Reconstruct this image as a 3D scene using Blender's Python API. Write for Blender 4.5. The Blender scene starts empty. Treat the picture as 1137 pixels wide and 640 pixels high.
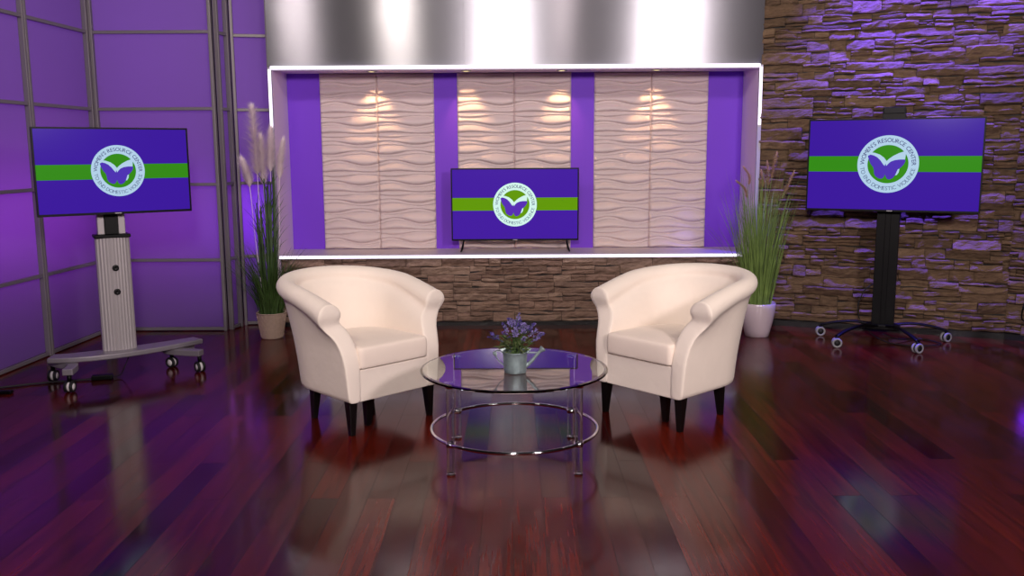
import bpy, bmesh, math, random
from mathutils import Vector, Matrix
import numpy as np

# ------------------------------------------------------------------ camera, world, lights
scene = bpy.context.scene
COL = scene.collection
scene.view_settings.view_transform = 'Standard'
scene.view_settings.look = 'None'
scene.view_settings.gamma = 1.0
scene.view_settings.use_curve_mapping = False
scene.view_settings.exposure = 0.0
R = math.radians

cam_d = bpy.data.cameras.new('camera')
cam = bpy.data.objects.new('camera', cam_d)
COL.objects.link(cam)
cam_d.sensor_width = 36.0
cam_d.lens = 36.0 * 1000.0 / 1137.0
cam.matrix_world = (Matrix.Translation((0, 0, 1.5)) @ Matrix.Rotation(R(90) - math.atan(0.153), 4, 'X')
                    @ Matrix.Rotation(R(-0.32), 4, 'Z'))
scene.camera = cam

world = bpy.data.worlds.new('world')
scene.world = world
world.use_nodes = True
world.node_tree.nodes['Background'].inputs[0].default_value = (0.6, 0.5, 0.65, 1)
world.node_tree.nodes['Background'].inputs[1].default_value = 0.012


def light(name, kind, loc, target, energy, color, size=0.2, size_y=None, spot=60, blend=0.6):
    d = bpy.data.lights.new(name, kind)
    d.energy = energy
    d.color = color
    if kind == 'AREA':
        d.shape = 'RECTANGLE' if size_y else 'SQUARE'
        d.size = size
        if size_y:
            d.size_y = size_y
    else:
        d.shadow_soft_size = size
    if kind == 'SPOT':
        d.spot_size = R(spot)
        d.spot_blend = blend
    o = bpy.data.objects.new(name, d)
    COL.objects.link(o)
    o.location = loc
    dr = Vector(target) - Vector(loc)
    o.rotation_euler = dr.to_track_quat('-Z', 'Y').to_euler()
    return o


WARM = (1.0, 0.86, 0.72)
# studio key lights over the seats
light('key_light', 'SPOT', (-1.9, 2.3, 3.15), (-0.75, 5.1, 0.45), 130, WARM, 0.22, spot=34, blend=0.8)
light('key_light', 'SPOT', (1.9, 2.3, 3.15), (0.8, 5.1, 0.45), 130, WARM, 0.22, spot=34, blend=0.8)
light('fill_light', 'AREA', (-0.14, -0.2, 2.7), (-0.2, 7.6, 1.3), 150, (1.0, 0.87, 0.86), 0.34, 0.5)
light('fill_light', 'AREA', (2.65, -0.2, 2.7), (0.3, 7.6, 1.3), 140, (1.0, 0.86, 0.86), 0.6, 0.5)
# back row of ceiling lamps raking the brushed header
light('header_lamp', 'AREA', (-2.40, 5.0, 3.3), (-2.1, 7.6, 2.2), 9.0, (1, 0.86, 0.82), 0.35, 0.2)
light('header_lamp', 'AREA', (-1.27, 5.0, 3.3), (-1.1, 7.6, 2.2), 14.0, (1, 0.88, 0.78), 0.35, 0.2)
light('header_lamp', 'AREA', (-0.08, 5.0, 3.3), (-0.05, 7.6, 2.2), 5.0, (1, 0.93, 0.82), 0.34, 0.2)
light('header_lamp', 'AREA', (0.58, 5.0, 3.3), (0.5, 7.6, 2.2), 3.0, (1, 0.82, 0.78), 0.16, 0.2)
light('header_lamp', 'AREA', (1.62, 5.0, 3.3), (1.4, 7.6, 2.2), 6.0, (1, 0.94, 0.86), 0.3, 0.2)
light('header_lamp', 'AREA', (1.98, 5.0, 3.3), (1.7, 7.6, 2.2), 5.0, (1, 0.86, 0.86), 0.36, 0.2)
# violet wash falling down the stone wall
for t in (0.33, 0.55, 0.86):
    x, y = 2.06 + 1.9 * t, 7.67 - 0.73 * t
    light('wall_wash', 'SPOT', (x - 0.13, y - 0.34, 3.35), (x - 0.02, y - 0.06, 1.0), 430, (0.11, 0.06, 1.0), 0.05, spot=64, blend=0.9)
# violet floods behind the translucent backdrop
VIO = (0.60, 0.08, 1.0)
VIO2 = (0.56, 0.20, 1.0)
light('back_flood', 'AREA', (-4.35, 6.1, 2.5), (-3.5, 6.1, 2.5), 27, VIO2, 3.6, 1.9)
light('back_flood', 'AREA', (-4.0, 6.3, 1.05), (-3.5, 6.3, 1.05), 14, VIO, 2.4, 0.5)
light('back_flood', 'AREA', (-2.95, 8.35, 2.5), (-2.95, 7.5, 2.5), 17, VIO2, 1.6, 1.9)
light('back_flood', 'AREA', (-2.95, 8.1, 0.95), (-2.95, 7.5, 0.95), 6, VIO, 1.2, 0.4)
light('back_flood', 'AREA', (-2.25, 8.0, 0.95), (-2.25, 7.7, 0.95), 2.5, (0.25, 0.03, 1.0), 0.2, 0.5)

# ------------------------------------------------------------------ materials
def lin(c):
    return tuple(((v / 255) / 12.92 if v / 255 <= 0.04045 else ((v / 255 + 0.055) / 1.055) ** 2.4) for v in c) + (1,)


def mat(name, color, rough=0.5, metal=0.0, bump=0.0, bscale=200.0, vary=0.0, vscale=8.0, coat=0.0, spec=0.5, aniso=None, stretch=(1, 1, 1), sheen=0.0):
    m = bpy.data.materials.new(name)
    m.use_nodes = True
    nt = m.node_tree
    p = nt.nodes['Principled BSDF']
    c = lin(color)
    p.inputs['Base Color'].default_value = c
    p.inputs['Roughness'].default_value = rough
    p.inputs['Metallic'].default_value = metal
    p.inputs['Coat Weight'].default_value = coat
    p.inputs['Specular IOR Level'].default_value = spec
    p.inputs['Sheen Weight'].default_value = sheen
    tc = nt.nodes.new('ShaderNodeTexCoord')
    mp = nt.nodes.new('ShaderNodeMapping')
    mp.inputs['Scale'].default_value = stretch
    nt.links.new(tc.outputs['Object'], mp.inputs['Vector'])
    if vary > 0:
        n = nt.nodes.new('ShaderNodeTexNoise')
        n.inputs['Scale'].default_value = vscale
        n.inputs['Detail'].default_value = 4
        r = nt.nodes.new('ShaderNodeValToRGB')
        r.color_ramp.elements[0].position = 0.3
        r.color_ramp.elements[1].position = 0.7
        r.color_ramp.elements[0].color = tuple(v * (1 - vary) for v in c[:3]) + (1,)
        r.color_ramp.elements[1].color = tuple(min(1, v * (1 + vary)) for v in c[:3]) + (1,)
        nt.links.new(mp.outputs[0], n.inputs['Vector'])
        nt.links.new(n.outputs['Fac'], r.inputs[0])
        nt.links.new(r.outputs[0], p.inputs['Base Color'])
    if bump > 0:
        n = nt.nodes.new('ShaderNodeTexNoise')
        n.inputs['Scale'].default_value = bscale
        n.inputs['Detail'].default_value = 3
        b = nt.nodes.new('ShaderNodeBump')
        b.inputs['Strength'].default_value = bump
        b.inputs['Distance'].default_value = 0.002
        nt.links.new(mp.outputs[0], n.inputs['Vector'])
        nt.links.new(n.outputs['Fac'], b.inputs['Height'])
        nt.links.new(b.outputs[0], p.inputs['Normal'])
    if aniso is not None:
        p.inputs['Anisotropic'].default_value = aniso[0]
        p.inputs['Anisotropic Rotation'].default_value = aniso[1]
        tg = nt.nodes.new('ShaderNodeTangent')
        tg.direction_type = 'RADIAL'
        tg.axis = 'Z'
        nt.links.new(tg.outputs[0], p.inputs['Tangent'])
    return m


def emit(name, color, strength=1.0):
    m = bpy.data.materials.new(name)
    m.use_nodes = True
    nt = m.node_tree
    p = nt.nodes['Principled BSDF']
    p.inputs['Base Color'].default_value = (0.002, 0.002, 0.002, 1)
    p.inputs['Roughness'].default_value = 0.15
    p.inputs['Specular IOR Level'].default_value = 0.2
    p.inputs['Emission Color'].default_value = lin(color)
    p.inputs['Emission Strength'].default_value = strength
    return m


def fabric_screen():
    m = bpy.data.materials.new('backdrop_fabric')
    m.use_nodes = True
    nt = m.node_tree
    nt.nodes.remove(nt.nodes['Principled BSDF'])
    out = nt.nodes['Material Output']
    d = nt.nodes.new('ShaderNodeBsdfDiffuse')
    t = nt.nodes.new('ShaderNodeBsdfTranslucent')
    mx = nt.nodes.new('ShaderNodeMixShader')
    d.inputs[0].default_value = (0.26, 0.17, 0.42, 1)
    t.inputs[0].default_value = (0.62, 0.55, 0.72, 1)
    mx.inputs[0].default_value = 0.6
    nt.links.new(d.outputs[0], mx.inputs[1])
    nt.links.new(t.outputs[0], mx.inputs[2])
    nt.links.new(mx.outputs[0], out.inputs[0])
    return m


def stone_mat(name, cols):
    m = bpy.data.materials.new(name)
    m.use_nodes = True
    nt = m.node_tree
    p = nt.nodes['Principled BSDF']
    p.inputs['Roughness'].default_value = 0.85
    g = nt.nodes.new('ShaderNodeNewGeometry')
    r = nt.nodes.new('ShaderNodeValToRGB')
    e = r.color_ramp.elements
    e[0].color = lin(cols[0]); e[1].color = lin(cols[-1])
    for i, c in enumerate(cols[1:-1]):
        k = e.new((i + 1) / (len(cols) - 1)); k.color = lin(c)
    nt.links.new(g.outputs['Random Per Island'], r.inputs[0])
    tc = nt.nodes.new('ShaderNodeTexCoord')
    mp = nt.nodes.new('ShaderNodeMapping')
    mp.inputs['Scale'].default_value = (1, 1, 3.2)
    nt.links.new(tc.outputs['Object'], mp.inputs[0])
    n = nt.nodes.new('ShaderNodeTexNoise')
    n.inputs['Scale'].default_value = 14
    n.inputs['Detail'].default_value = 8
    n.inputs['Roughness'].default_value = 0.65
    nt.links.new(mp.outputs[0], n.inputs['Vector'])
    r2 = nt.nodes.new('ShaderNodeValToRGB')
    r2.color_ramp.elements[0].position = 0.3
    r2.color_ramp.elements[1].position = 0.72
    r2.color_ramp.elements[0].color = (0.6, 0.56, 0.52, 1)
    r2.color_ramp.elements[1].color = (1.3, 1.26, 1.2, 1)
    nt.links.new(n.outputs['Fac'], r2.inputs[0])
    mul = nt.nodes.new('ShaderNodeMix')
    mul.data_type = 'RGBA'; mul.blend_type = 'MULTIPLY'
    mul.inputs[0].default_value = 1.0
    nt.links.new(r.outputs[0], mul.inputs[6])
    nt.links.new(r2.outputs[0], mul.inputs[7])
    nt.links.new(mul.outputs[2], p.inputs['Base Color'])
    b = nt.nodes.new('ShaderNodeBump')
    b.inputs['Strength'].default_value = 0.8
    b.inputs['Distance'].default_value = 0.022
    nt.links.new(n.outputs['Fac'], b.inputs['Height'])
    nt.links.new(b.outputs[0], p.inputs['Normal'])
    return m


def wood_floor():
    m = bpy.data.materials.new('cherry_plank_floor')
    m.use_nodes = True
    nt = m.node_tree
    L = nt.links.new
    p = nt.nodes['Principled BSDF']
    tc = nt.nodes.new('ShaderNodeTexCoord')
    mp = nt.nodes.new('ShaderNodeMapping')
    mp.inputs['Rotation'].default_value = (0, 0, R(90))
    L(tc.outputs['Object'], mp.inputs[0])
    br = nt.nodes.new('ShaderNodeTexBrick')
    br.offset = 0.37
    br.offset_frequency = 2
    br.inputs['Scale'].default_value = 1.0
    br.inputs['Brick Width'].default_value = 1.25
    br.inputs['Row Height'].default_value = 0.127
    br.inputs['Mortar Size'].default_value = 0.0017
    br.inputs['Mortar Smooth'].default_value = 0.3
    br.inputs['Color1'].default_value = (0, 0, 0, 1)
    br.inputs['Color2'].default_value = (1, 1, 1, 1)
    br.inputs['Mortar'].default_value = (0.5, 0.5, 0.5, 1)
    br.inputs['Bias'].default_value = 0.0
    L(mp.outputs[0], br.inputs['Vector'])
    # grain, shifted from plank to plank
    ad = nt.nodes.new('ShaderNodeVectorMath'); ad.operation = 'ADD'
    sc = nt.nodes.new('ShaderNodeVectorMath'); sc.operation = 'SCALE'; sc.inputs['Scale'].default_value = 23.0
    L(br.outputs['Color'], sc.inputs[0])
    L(mp.outputs[0], ad.inputs[0]); L(sc.outputs[0], ad.inputs[1])
    mp2 = nt.nodes.new('ShaderNodeMapping')
    mp2.inputs['Scale'].default_value = (1.2, 22, 1)
    L(ad.outputs[0], mp2.inputs[0])
    n = nt.nodes.new('ShaderNodeTexNoise')
    n.inputs['Scale'].default_value = 2.2
    n.inputs['Detail'].default_value = 4
    n.inputs['Roughness'].default_value = 0.6
    n.inputs['Distortion'].default_value = 0.1
    L(mp2.outputs[0], n.inputs['Vector'])
    g = nt.nodes.new('ShaderNodeValToRGB')
    e = g.color_ramp.elements
    e[0].position = 0.3; e[0].color = lin((50, 10, 6))
    e[1].position = 0.75; e[1].color = lin((94, 25, 12))
    k = e.new(0.5); k.color = lin((74, 17, 8))
    L(n.outputs['Fac'], g.inputs[0])
    t = nt.nodes.new('ShaderNodeValToRGB')
    t.color_ramp.elements[0].color = (0.38, 0.30, 0.34, 1)
    t.color_ramp.elements[1].color = (1.5, 1.5, 1.35, 1)
    L(br.outputs['Color'], t.inputs[0])
    mul = nt.nodes.new('ShaderNodeMix'); mul.data_type = 'RGBA'; mul.blend_type = 'MULTIPLY'
    mul.inputs[0].default_value = 1.0
    L(g.outputs[0], mul.inputs[6]); L(t.outputs[0], mul.inputs[7])
    mm = nt.nodes.new('ShaderNodeMix'); mm.data_type = 'RGBA'; mm.blend_type = 'MIX'
    L(br.outputs['Fac'], mm.inputs[0]); L(mul.outputs[2], mm.inputs[6]); mm.inputs[7].default_value = lin((14, 4, 3))
    L(mm.outputs[2], p.inputs['Base Color'])
    p.inputs['Specular IOR Level'].default_value = 0.34
    rr = nt.nodes.new('ShaderNodeMapRange')
    rr.inputs['To Min'].default_value = 0.11
    rr.inputs['To Max'].default_value = 0.2
    L(br.outputs['Color'], rr.inputs['Value'])
    L(rr.outputs[0], p.inputs['Roughness'])
    b = nt.nodes.new('ShaderNodeBump')
    b.inputs['Strength'].default_value = 0.6
    b.inputs['Distance'].default_value = 0.0015
    inv = nt.nodes.new('ShaderNodeMath'); inv.operation = 'SUBTRACT'; inv.inputs[0].default_value = 1.0
    L(br.outputs['Fac'], inv.inputs[1])
    L(inv.outputs[0], b.inputs['Height'])
    L(b.outputs[0], p.inputs['Normal'])
    return m


def glass_mat(name, color, rough=0.0, ior=1.5):
    m = bpy.data.materials.new(name)
    m.use_nodes = True
    p = m.node_tree.nodes['Principled BSDF']
    p.inputs['Base Color'].default_value = color
    p.inputs['Roughness'].default_value = rough
    p.inputs['Transmission Weight'].default_value = 1.0
    p.inputs['IOR'].default_value = ior
    return m


M = {}
M['floor'] = wood_floor()
M['black'] = mat('black_paint', (12, 11, 13), 0.6, bump=0.2, bscale=60)
M['ceiling'] = mat('ceiling_black', (10, 10, 12), 0.9, bump=0.2, bscale=30)
M['base'] = mat('baseboard_black', (10, 9, 10), 0.45, bump=0.1)
M['stone'] = stone_mat('brown_ledgestone', [(116, 94, 82), (146, 120, 106), (130, 106, 92), (162, 138, 122), (122, 100, 88)])
M['stone2'] = stone_mat('olive_brown_ledgestone', [(96, 78, 60), (124, 100, 78), (110, 90, 70), (140, 116, 92), (104, 84, 66)])
M['purple'] = mat('violet_paint', (126, 60, 228), 0.6, bump=0.08, bscale=120)
M['reveal'] = mat('niche_side_paint', (228, 204, 232), 0.55, bump=0.08, bscale=120)
M['wave'] = mat('white_wave_panel', (226, 208, 206), 0.5, bump=0.05, bscale=90)
M['steel'] = mat('brushed_steel', (176, 176, 184), 0.29, 0.86, bump=0.04, bscale=20, stretch=(0.2, 0.2, 30), aniso=(0.96, 0.25))
M['shelfmetal'] = mat('shelf_steel', (214, 204, 208), 0.42, 0.3, bump=0.1, bscale=50, stretch=(30, 1, 1))
M['alu'] = mat('satin_aluminium', (176, 172, 180), 0.45, 0.4, bump=0.05)
M['truss'] = mat('grey_frame_tube', (128, 122, 126), 0.5, 0.3, bump=0.05)
M['fabric'] = fabric_screen()
M['led'] = emit('led_strip', (245, 232, 255), 2.2)
M['lampglow'] = emit('downlight_glow', (255, 236, 170), 1.6)
M['vglow'] = emit('violet_lens', (120, 40, 255), 6.0)
M['chair'] = mat('cream_fabric', (240, 228, 216), 0.85, bump=1.0, bscale=22, vary=0.02, vscale=6, sheen=0.15)
M['seat'] = mat('cream_cushion_fabric', (241, 226, 213), 0.85, bump=0.25, bscale=500, vary=0.03, vscale=5, sheen=0.15)
M['leg'] = mat('black_lacquered_wood', (9, 8, 9), 0.35, bump=0.05)
M['chrome'] = mat('chrome', (225, 225, 228), 0.06, 1.0, vary=0.01)
M['glass'] = glass_mat('clear_glass', (0.86, 0.93, 0.90, 1))
M['acrylic'] = glass_mat('clear_acrylic', (0.95, 0.95, 0.97, 1), 0.02, 1.45)
M['galv'] = mat('galvanised_zinc', (140, 156, 158), 0.45, 0.45, bump=0.3, bscale=70, vary=0.2, vscale=30)
M['tvblack'] = mat('black_plastic', (7, 7, 9), 0.4, bump=0.03, spec=0.2)
M['cartgrey'] = mat('grey_extrusion', (178, 172, 174), 0.45, 0.35, bump=0.05)
M['cartbase'] = mat('grey_powder_coat', (140, 134, 142), 0.42, 0.3, bump=0.1)
M['wheelwhite'] = mat('white_wheel_hub', (225, 220, 222), 0.4, vary=0.02)
M['wheelgrey'] = mat('grey_caster_tyre', (150, 150, 152), 0.55, vary=0.03)
M['rubber'] = mat('black_rubber', (14, 14, 15), 0.6, bump=0.1)
M['potwhite'] = mat('white_glazed_pot', (214, 198, 204), 0.18, vary=0.01, coat=0.3)
M['potweave'] = mat('woven_beige_pot', (190, 166, 148), 0.7, bump=0.3, bscale=150, vary=0.06, vscale=40)
M['soil'] = mat('dark_soil', (30, 22, 16), 0.95, bump=1.0, bscale=60)
M['grass1'] = mat('dark_green_blade', (64, 90, 42), 0.5, vary=0.35, vscale=9)
M['stem1'] = mat('green_cane', (58, 84, 44), 0.45, vary=0.3, vscale=12)
M['grass2'] = mat('fresh_green_blade', (122, 150, 76), 0.5, vary=0.3, vscale=9)
M['plume'] = mat('cream_pampas', (252, 236, 240), 0.9, vary=0.06, vscale=30)
M['plume2'] = mat('tan_seed_plume', (214, 180, 146), 0.9, vary=0.1, vscale=30)
M['lav'] = mat('lavender_petal', (136, 122, 184), 0.7, vary=0.25, vscale=60)
M['lav2'] = mat('violet_petal', (84, 70, 146), 0.7, vary=0.25, vscale=60)
M['leafc'] = mat('olive_leaf', (86, 100, 58), 0.6, vary=0.35, vscale=40)
SC = {}
for k, pur, grn, disc, w in (('side', (60, 24, 156), (52, 138, 22), (178, 208, 232), (78, 50, 178)),
                             ('mid', (68, 28, 160), (98, 152, 6), (212, 246, 236), (88, 46, 180))):
    SC[k] = dict(bg=emit('screen_violet_' + k, pur), green=emit('screen_green_' + k, grn), disc=emit('screen_white_' + k, disc),
                 wing=emit('screen_wing_' + k, w), dark=emit('screen_dark_letter_' + k, (40, 20, 104)), grey=emit('screen_grey_letter_' + k, (92, 108, 140)))


# ------------------------------------------------------------------ helpers
def link(name, me, material=None, parent=None, smooth=False):
    o = bpy.data.objects.new(name, me)
    COL.objects.link(o)
    if material is not None:
        me.materials.append(material)
    if parent is not None:
        o.parent = parent
    if smooth:
        for p in me.polygons:
            p.use_smooth = True
    return o


def obj(name, bm, material, parent=None, smooth=False, bevel=0.0, seg=2, subsurf=0):
    bmesh.ops.remove_doubles(bm, verts=bm.verts, dist=1e-6)
    bmesh.ops.recalc_face_normals(bm, faces=bm.faces)
    me = bpy.data.meshes.new(name)
    bm.to_mesh(me)
    bm.free()
    o = link(name, me, material, parent, smooth)
    if bevel:
        b = o.modifiers.new('bevel', 'BEVEL')
        b.width = bevel
        b.segments = seg
        b.limit_method = 'ANGLE'
        b.angle_limit = R(40)
    if subsurf:
        s = o.modifiers.new('subsurf', 'SUBSURF')
        s.levels = subsurf
        s.render_levels = subsurf
    return o


def raw(name, verts, faces, material, parent=None, smooth=False):
    me = bpy.data.meshes.new(name)
    me.from_pydata([tuple(map(float, v)) for v in verts], [], faces)
    me.update()
    return link(name, me, material, parent, smooth)


def tag(o, label=None, cat=None, group=None, kind=None):
    if label: o['label'] = label
    if cat: o['category'] = cat
    if group: o['group'] = group
    if kind: o['kind'] = kind
    return o


def thing(name, label, cat, loc=(0, 0, 0), rz=0.0, group=None):
    o = bpy.data.objects.new(name, None)
    o.empty_display_size = 0.1
    COL.objects.link(o)
    o.location = loc
    o.rotation_euler = (0, 0, rz)
    return tag(o, label, cat, group)


def copy_tree(o, parent=None):
    c = o.copy()
    COL.objects.link(c)
    if parent is not None:
        c.parent = parent
    for ch in list(o.children):
        copy_tree(ch, c)
    return c


def bx(bm, x0, x1, y0, y1, z0, z1, mtx=None):
    vs = [Vector((x, y, z)) for z in (z0, z1) for (x, y) in ((x0, y0), (x1, y0), (x1, y1), (x0, y1))]
    if mtx is not None:
        vs = [mtx @ v for v in vs]
    v = [bm.verts.new(c) for c in vs]
    for f in ((0, 3, 2, 1), (4, 5, 6, 7), (0, 1, 5, 4), (1, 2, 6, 5), (2, 3, 7, 6), (3, 0, 4, 7)):
        bm.faces.new([v[i] for i in f])
    return bm


def lathe(bm, prof, n=32, mtx=None):
    rings = []
    for (r, z) in prof:
        if r < 1e-6:
            c = Vector((0, 0, z))
            rings.append([bm.verts.new(mtx @ c if mtx is not None else c)])
        else:
            ring = []
            for k in range(n):
                a = 2 * math.pi * k / n
                c = Vector((r * math.cos(a), r * math.sin(a), z))
                ring.append(bm.verts.new(mtx @ c if mtx is not None else c))
            rings.append(ring)
    for a, b in zip(rings[:-1], rings[1:]):
        for k in range(n):
            if len(a) == 1 and len(b) == 1:
                continue
            if len(a) == 1:
                bm.faces.new([a[0], b[k], b[(k + 1) % n]])
            elif len(b) == 1:
                bm.faces.new([a[k], a[(k + 1) % n], b[0]])
            else:
                bm.faces.new([a[k], a[(k + 1) % n], b[(k + 1) % n], b[k]])
    return bm


def tube(bm, pts, rad, n=8, closed=False, flat=None):
    """sweep a circle (or ellipse with flat=(w,h)) along pts"""
    pts = [Vector(p) for p in pts]
    N = len(pts)
    rads = rad if isinstance(rad, (list, tuple)) else [rad] * N
    rings = []
    up = Vector((0, 0, 1))
    for i, p in enumerate(pts):
        if closed:
            t = pts[(i + 1) % N] - pts[i - 1]
        else:
            t = pts[min(i + 1, N - 1)] - pts[max(i - 1, 0)]
        t.normalize()
        u = up if abs(t.z) < 0.9 else Vector((0, 1, 0))
        a = t.cross(u).normalized()
        b = a.cross(t).normalized()
        ring = []
        for k in range(n):
            an = 2 * math.pi * (k + 0.5) / n
            if flat:
                q = p + a * (math.cos(an) * flat[0]) + b * (math.sin(an) * flat[1])
            else:
                q = p + (a * math.cos(an) + b * math.sin(an)) * rads[i]
            ring.append(bm.verts.new(q))
        rings.append(ring)
    m = N if closed else N - 1
    for i in range(m):
        A, B = rings[i], rings[(i + 1) % N]
        for k in range(n):
            bm.faces.new([A[k], A[(k + 1) % n], B[(k + 1) % n], B[k]])
    if not closed:
        bm.faces.new(rings[0][::-1])
        bm.faces.new(rings[-1])
    return bm


def smooth_path(pts, n=8):
    P = [Vector(p) for p in pts]
    out = []
    for i in range(len(P) - 1):
        p0 = P[max(i - 1, 0)]; p1 = P[i]; p2 = P[i + 1]; p3 = P[min(i + 2, len(P) - 1)]
        for k in range(n):
            t = k / n
            out.append(0.5 * ((2 * p1) + (p2 - p0) * t + (2 * p0 - 5 * p1 + 4 * p2 - p3) * t * t + (3 * p1 - p0 - 3 * p2 + p3) * t ** 3))
    out.append(P[-1])
    return out


# ------------------------------------------------------------------ the setting
def struct(name, bm, m, **k):
    return tag(obj(name, bm, m, **k), kind='structure')


struct('floor', bx(bmesh.new(), -4.6, 4.8, -0.6, 8.9, -0.1, 0.0), M['floor'])
struct('ceiling', bx(bmesh.new(), -4.6, 4.8, -0.6, 8.9, 3.6, 3.7), M['ceiling'])
struct('wall_rear', bx(bmesh.new(), -4.6, 4.8, 8.8, 8.9, 0, 3.6), M['black'])

NX0, NX1, NY, NZ0, NZ1 = -1.985, 2.06, 7.66, 0.62, 2.18
NB = 8.16
# core of the wall behind the low stone cladding, and the shelf
struct('wall_back', bx(bmesh.new(), NX0 + 0.01, NX1 - 0.01, NY + 0.04, NB + 0.2, 0.0, 0.59), M['black'])
struct('wall_niche', bx(bmesh.new(), NX0 + 0.001, NX1 - 0.001, NB, NB + 0.1, 0.6, NZ1 + 0.05), M['purple'])
struct('trim_1', bx(bmesh.new(), NX0, NX1, NY + 0.012, NB - 0.001, 0.592, NZ0), M['shelfmetal'])     # shelf
struct('trim_2', bx(bmesh.new(), NX0 - 0.03, NX0, NY + 0.012, NB + 0.2, 0.0, NZ1 + 0.02), M['reveal'])  # left reveal
struct('trim_3', bx(bmesh.new(), NX1, NX1 + 0.03, NY + 0.012, NB + 0.2, 0.0, NZ1 + 0.02), M['reveal'])  # right reveal
struct('trim_4', bx(bmesh.new(), NX0, NX1, NY + 0.012, NB - 0.001, NZ1, NZ1 + 0.03), M['reveal'])       # soffit
# steel header in two sheets with hairline seams
hs = [NX0 - 0.03, -0.385, NX1 + 0.03]
for i in range(2):
    struct('wall_header' if i == 0 else 'wall_header_right', bx(bmesh.new(), hs[i] + 0.0006, hs[i + 1] - 0.0006, NY, NY + 0.012, NZ1 + 0.004, 3.4), M['steel'])
struct('wall_header_core', bx(bmesh.new(), hs[0], hs[-1], NY + 0.013, NY + 0.2, NZ1 + 0.031, 3.4), M['black'])
struct('baseboard_back', bx(bmesh.new(), NX0 + 0.01, NX1 - 0.01, NY - 0.0, NY + 0.039, 0.0, 0.034), M['base'])


def stone_wall(name, p0, p1, z0, z1, seed, material, flip_end=0.0, depth=(0.012, 0.05), light_top=0.0):
    """interlocking split-face stones on a wall running p0 -> p1; outward is to the right of the run rotated to the camera"""
    rng = random.Random(seed)
    d = Vector((p1[0] - p0[0], p1[1] - p0[1], 0))
    Lw = d.length
    d.normalize()
    nrm = Vector((d.y, -d.x, 0))
    V, F = [], []

    def stone(s0, s1, a0, a1):
        g = 0.0016
        s0 += g; s1 -= g; a0 += g; a1 -= g
        nx = max(4, int((s1 - s0) / 0.022)); nz = max(4, int((a1 - a0) / 0.011))
        d0 = rng.uniform(*depth)
        tz = rng.choice([rng.uniform(-0.018, 0.0), rng.uniform(0.0, 0.014)]) * (a1 - a0) / 0.06
        tx = rng.uniform(-0.008, 0.008)
        ph = [rng.uniform(0, 6.28) for _ in range(6)]
        kx = rng.uniform(10, 28)
        kz = rng.uniform(30, 90)
        base = len(V)
        for j in range(nz + 1):
            v = j / nz
            for i in range(nx + 1):
                u = i / nx
                e = min(u * (s1 - s0), (1 - u) * (s1 - s0)) / 0.012
                f = min(v, 1 - v) * (a1 - a0) / 0.009
                edge = (1 - min(1, e)) ** 2 * 0.008 + (1 - min(1, f)) ** 2 * 0.009
                s = s0 + u * (s1 - s0)
                z = a0 + v * (a1 - a0)
                dd = d0 + tz * (0.5 - v) * 2 + tx * (u - 0.5) * 2 - edge
                dd += 0.0035 * math.sin(kx * s + ph[0]) + 0.0035 * math.sin(kz * z + 9 * s + ph[1]) + 0.003 * math.sin(2.3 * kx * s - kz * z + ph[4]) + rng.uniform(-0.0028, 0.0028)
                dd = max(0.003, dd)
                zz = z + 0.0045 * math.sin(11 * s + ph[2]) + 0.002 * math.sin(37 * s + ph[3])
                q = Vector((p0[0], p0[1], 0)) + d * s + nrm * dd
                V.append((q.x, q.y, zz))
        W = nx + 1
        for j in range(nz):
            for i in range(nx):
                a = base + j * W + i
                F.append((a, a + 1, a + W + 1, a + W))
        # returns to the wall
        per = [base + i for i in range(W)] + [base + j * W + nx for j in range(1, nz + 1)] + [base + nz * W + i for i in range(nx - 1, -1, -1)] + [base + j * W for j in range(nz - 1, 0, -1)]
        b2 = len(V)
        for k in per:
            x, y, z = V[k]
            q = Vector((x, y, 0)) - Vector((p0[0], p0[1], 0))
            s = q.dot(d)
            r_ = Vector((p0[0], p0[1], 0)) + d * s - nrm * 0.002
            V.append((r_.x, r_.y, z))
        n = len(per)
        for k in range(n):
            F.append((per[k], b2 + k, b2 + (k + 1) % n, per[(k + 1) % n]))

    z = z0
    while z < z1 - 0.02:
        h = rng.uniform(0.055, 0.10)
        if z + h > z1 - 0.03:
            h = z1 - z
        s = 0.0 - rng.uniform(0, 0.1)
        while s < Lw - 0.01:
            w = rng.choice([rng.uniform(0.1, 0.22), rng.uniform(0.2, 0.46)])
            a, b = max(0.0, s), min(Lw, s + w)
            if Lw - b < 0.05:
                b = Lw
            if b - a > 0.015:
                m = rng.random()
                if m < 0.36:
                    stone(a, b, z, z + h)
                elif m < 0.88:
                    c = z + h * rng.uniform(0.3, 0.7)
                    stone(a, b, z, c)
                    if b - a > 0.22 and rng.random() < 0.6:
                        t = a + (b - a) * rng.uniform(0.35, 0.65)
                        stone(a, t, c, z + h); stone(t, b, c, z + h)
                    else:
                        stone(a, b, c, z + h)
                else:
                    c = z + h * rng.uniform(0.28, 0.4); e = z + h * rng.uniform(0.6, 0.72)
                    stone(a, b, z, c)
                    t = a + (b - a) * rng.uniform(0.3, 0.7)
                    stone(a, t, c, e); stone(t, b, c, e)
                    stone(a, b, e, z + h)
            s = b if b < Lw else Lw + 1
        z += h
    # dark mortar sheet behind
    o = raw(name, V, F, material)
    return tag(o, kind='structure')


stone_wall('wall_low_stone', (NX0 + 0.005, NY + 0.035), (NX1 - 0.005, NY + 0.035), 0.034, 0.592, 5, M['stone'], depth=(0.008, 0.03))
RW = [(2.092, 7.69), (3.90, 7.0), (4.62, 6.42)]


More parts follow.
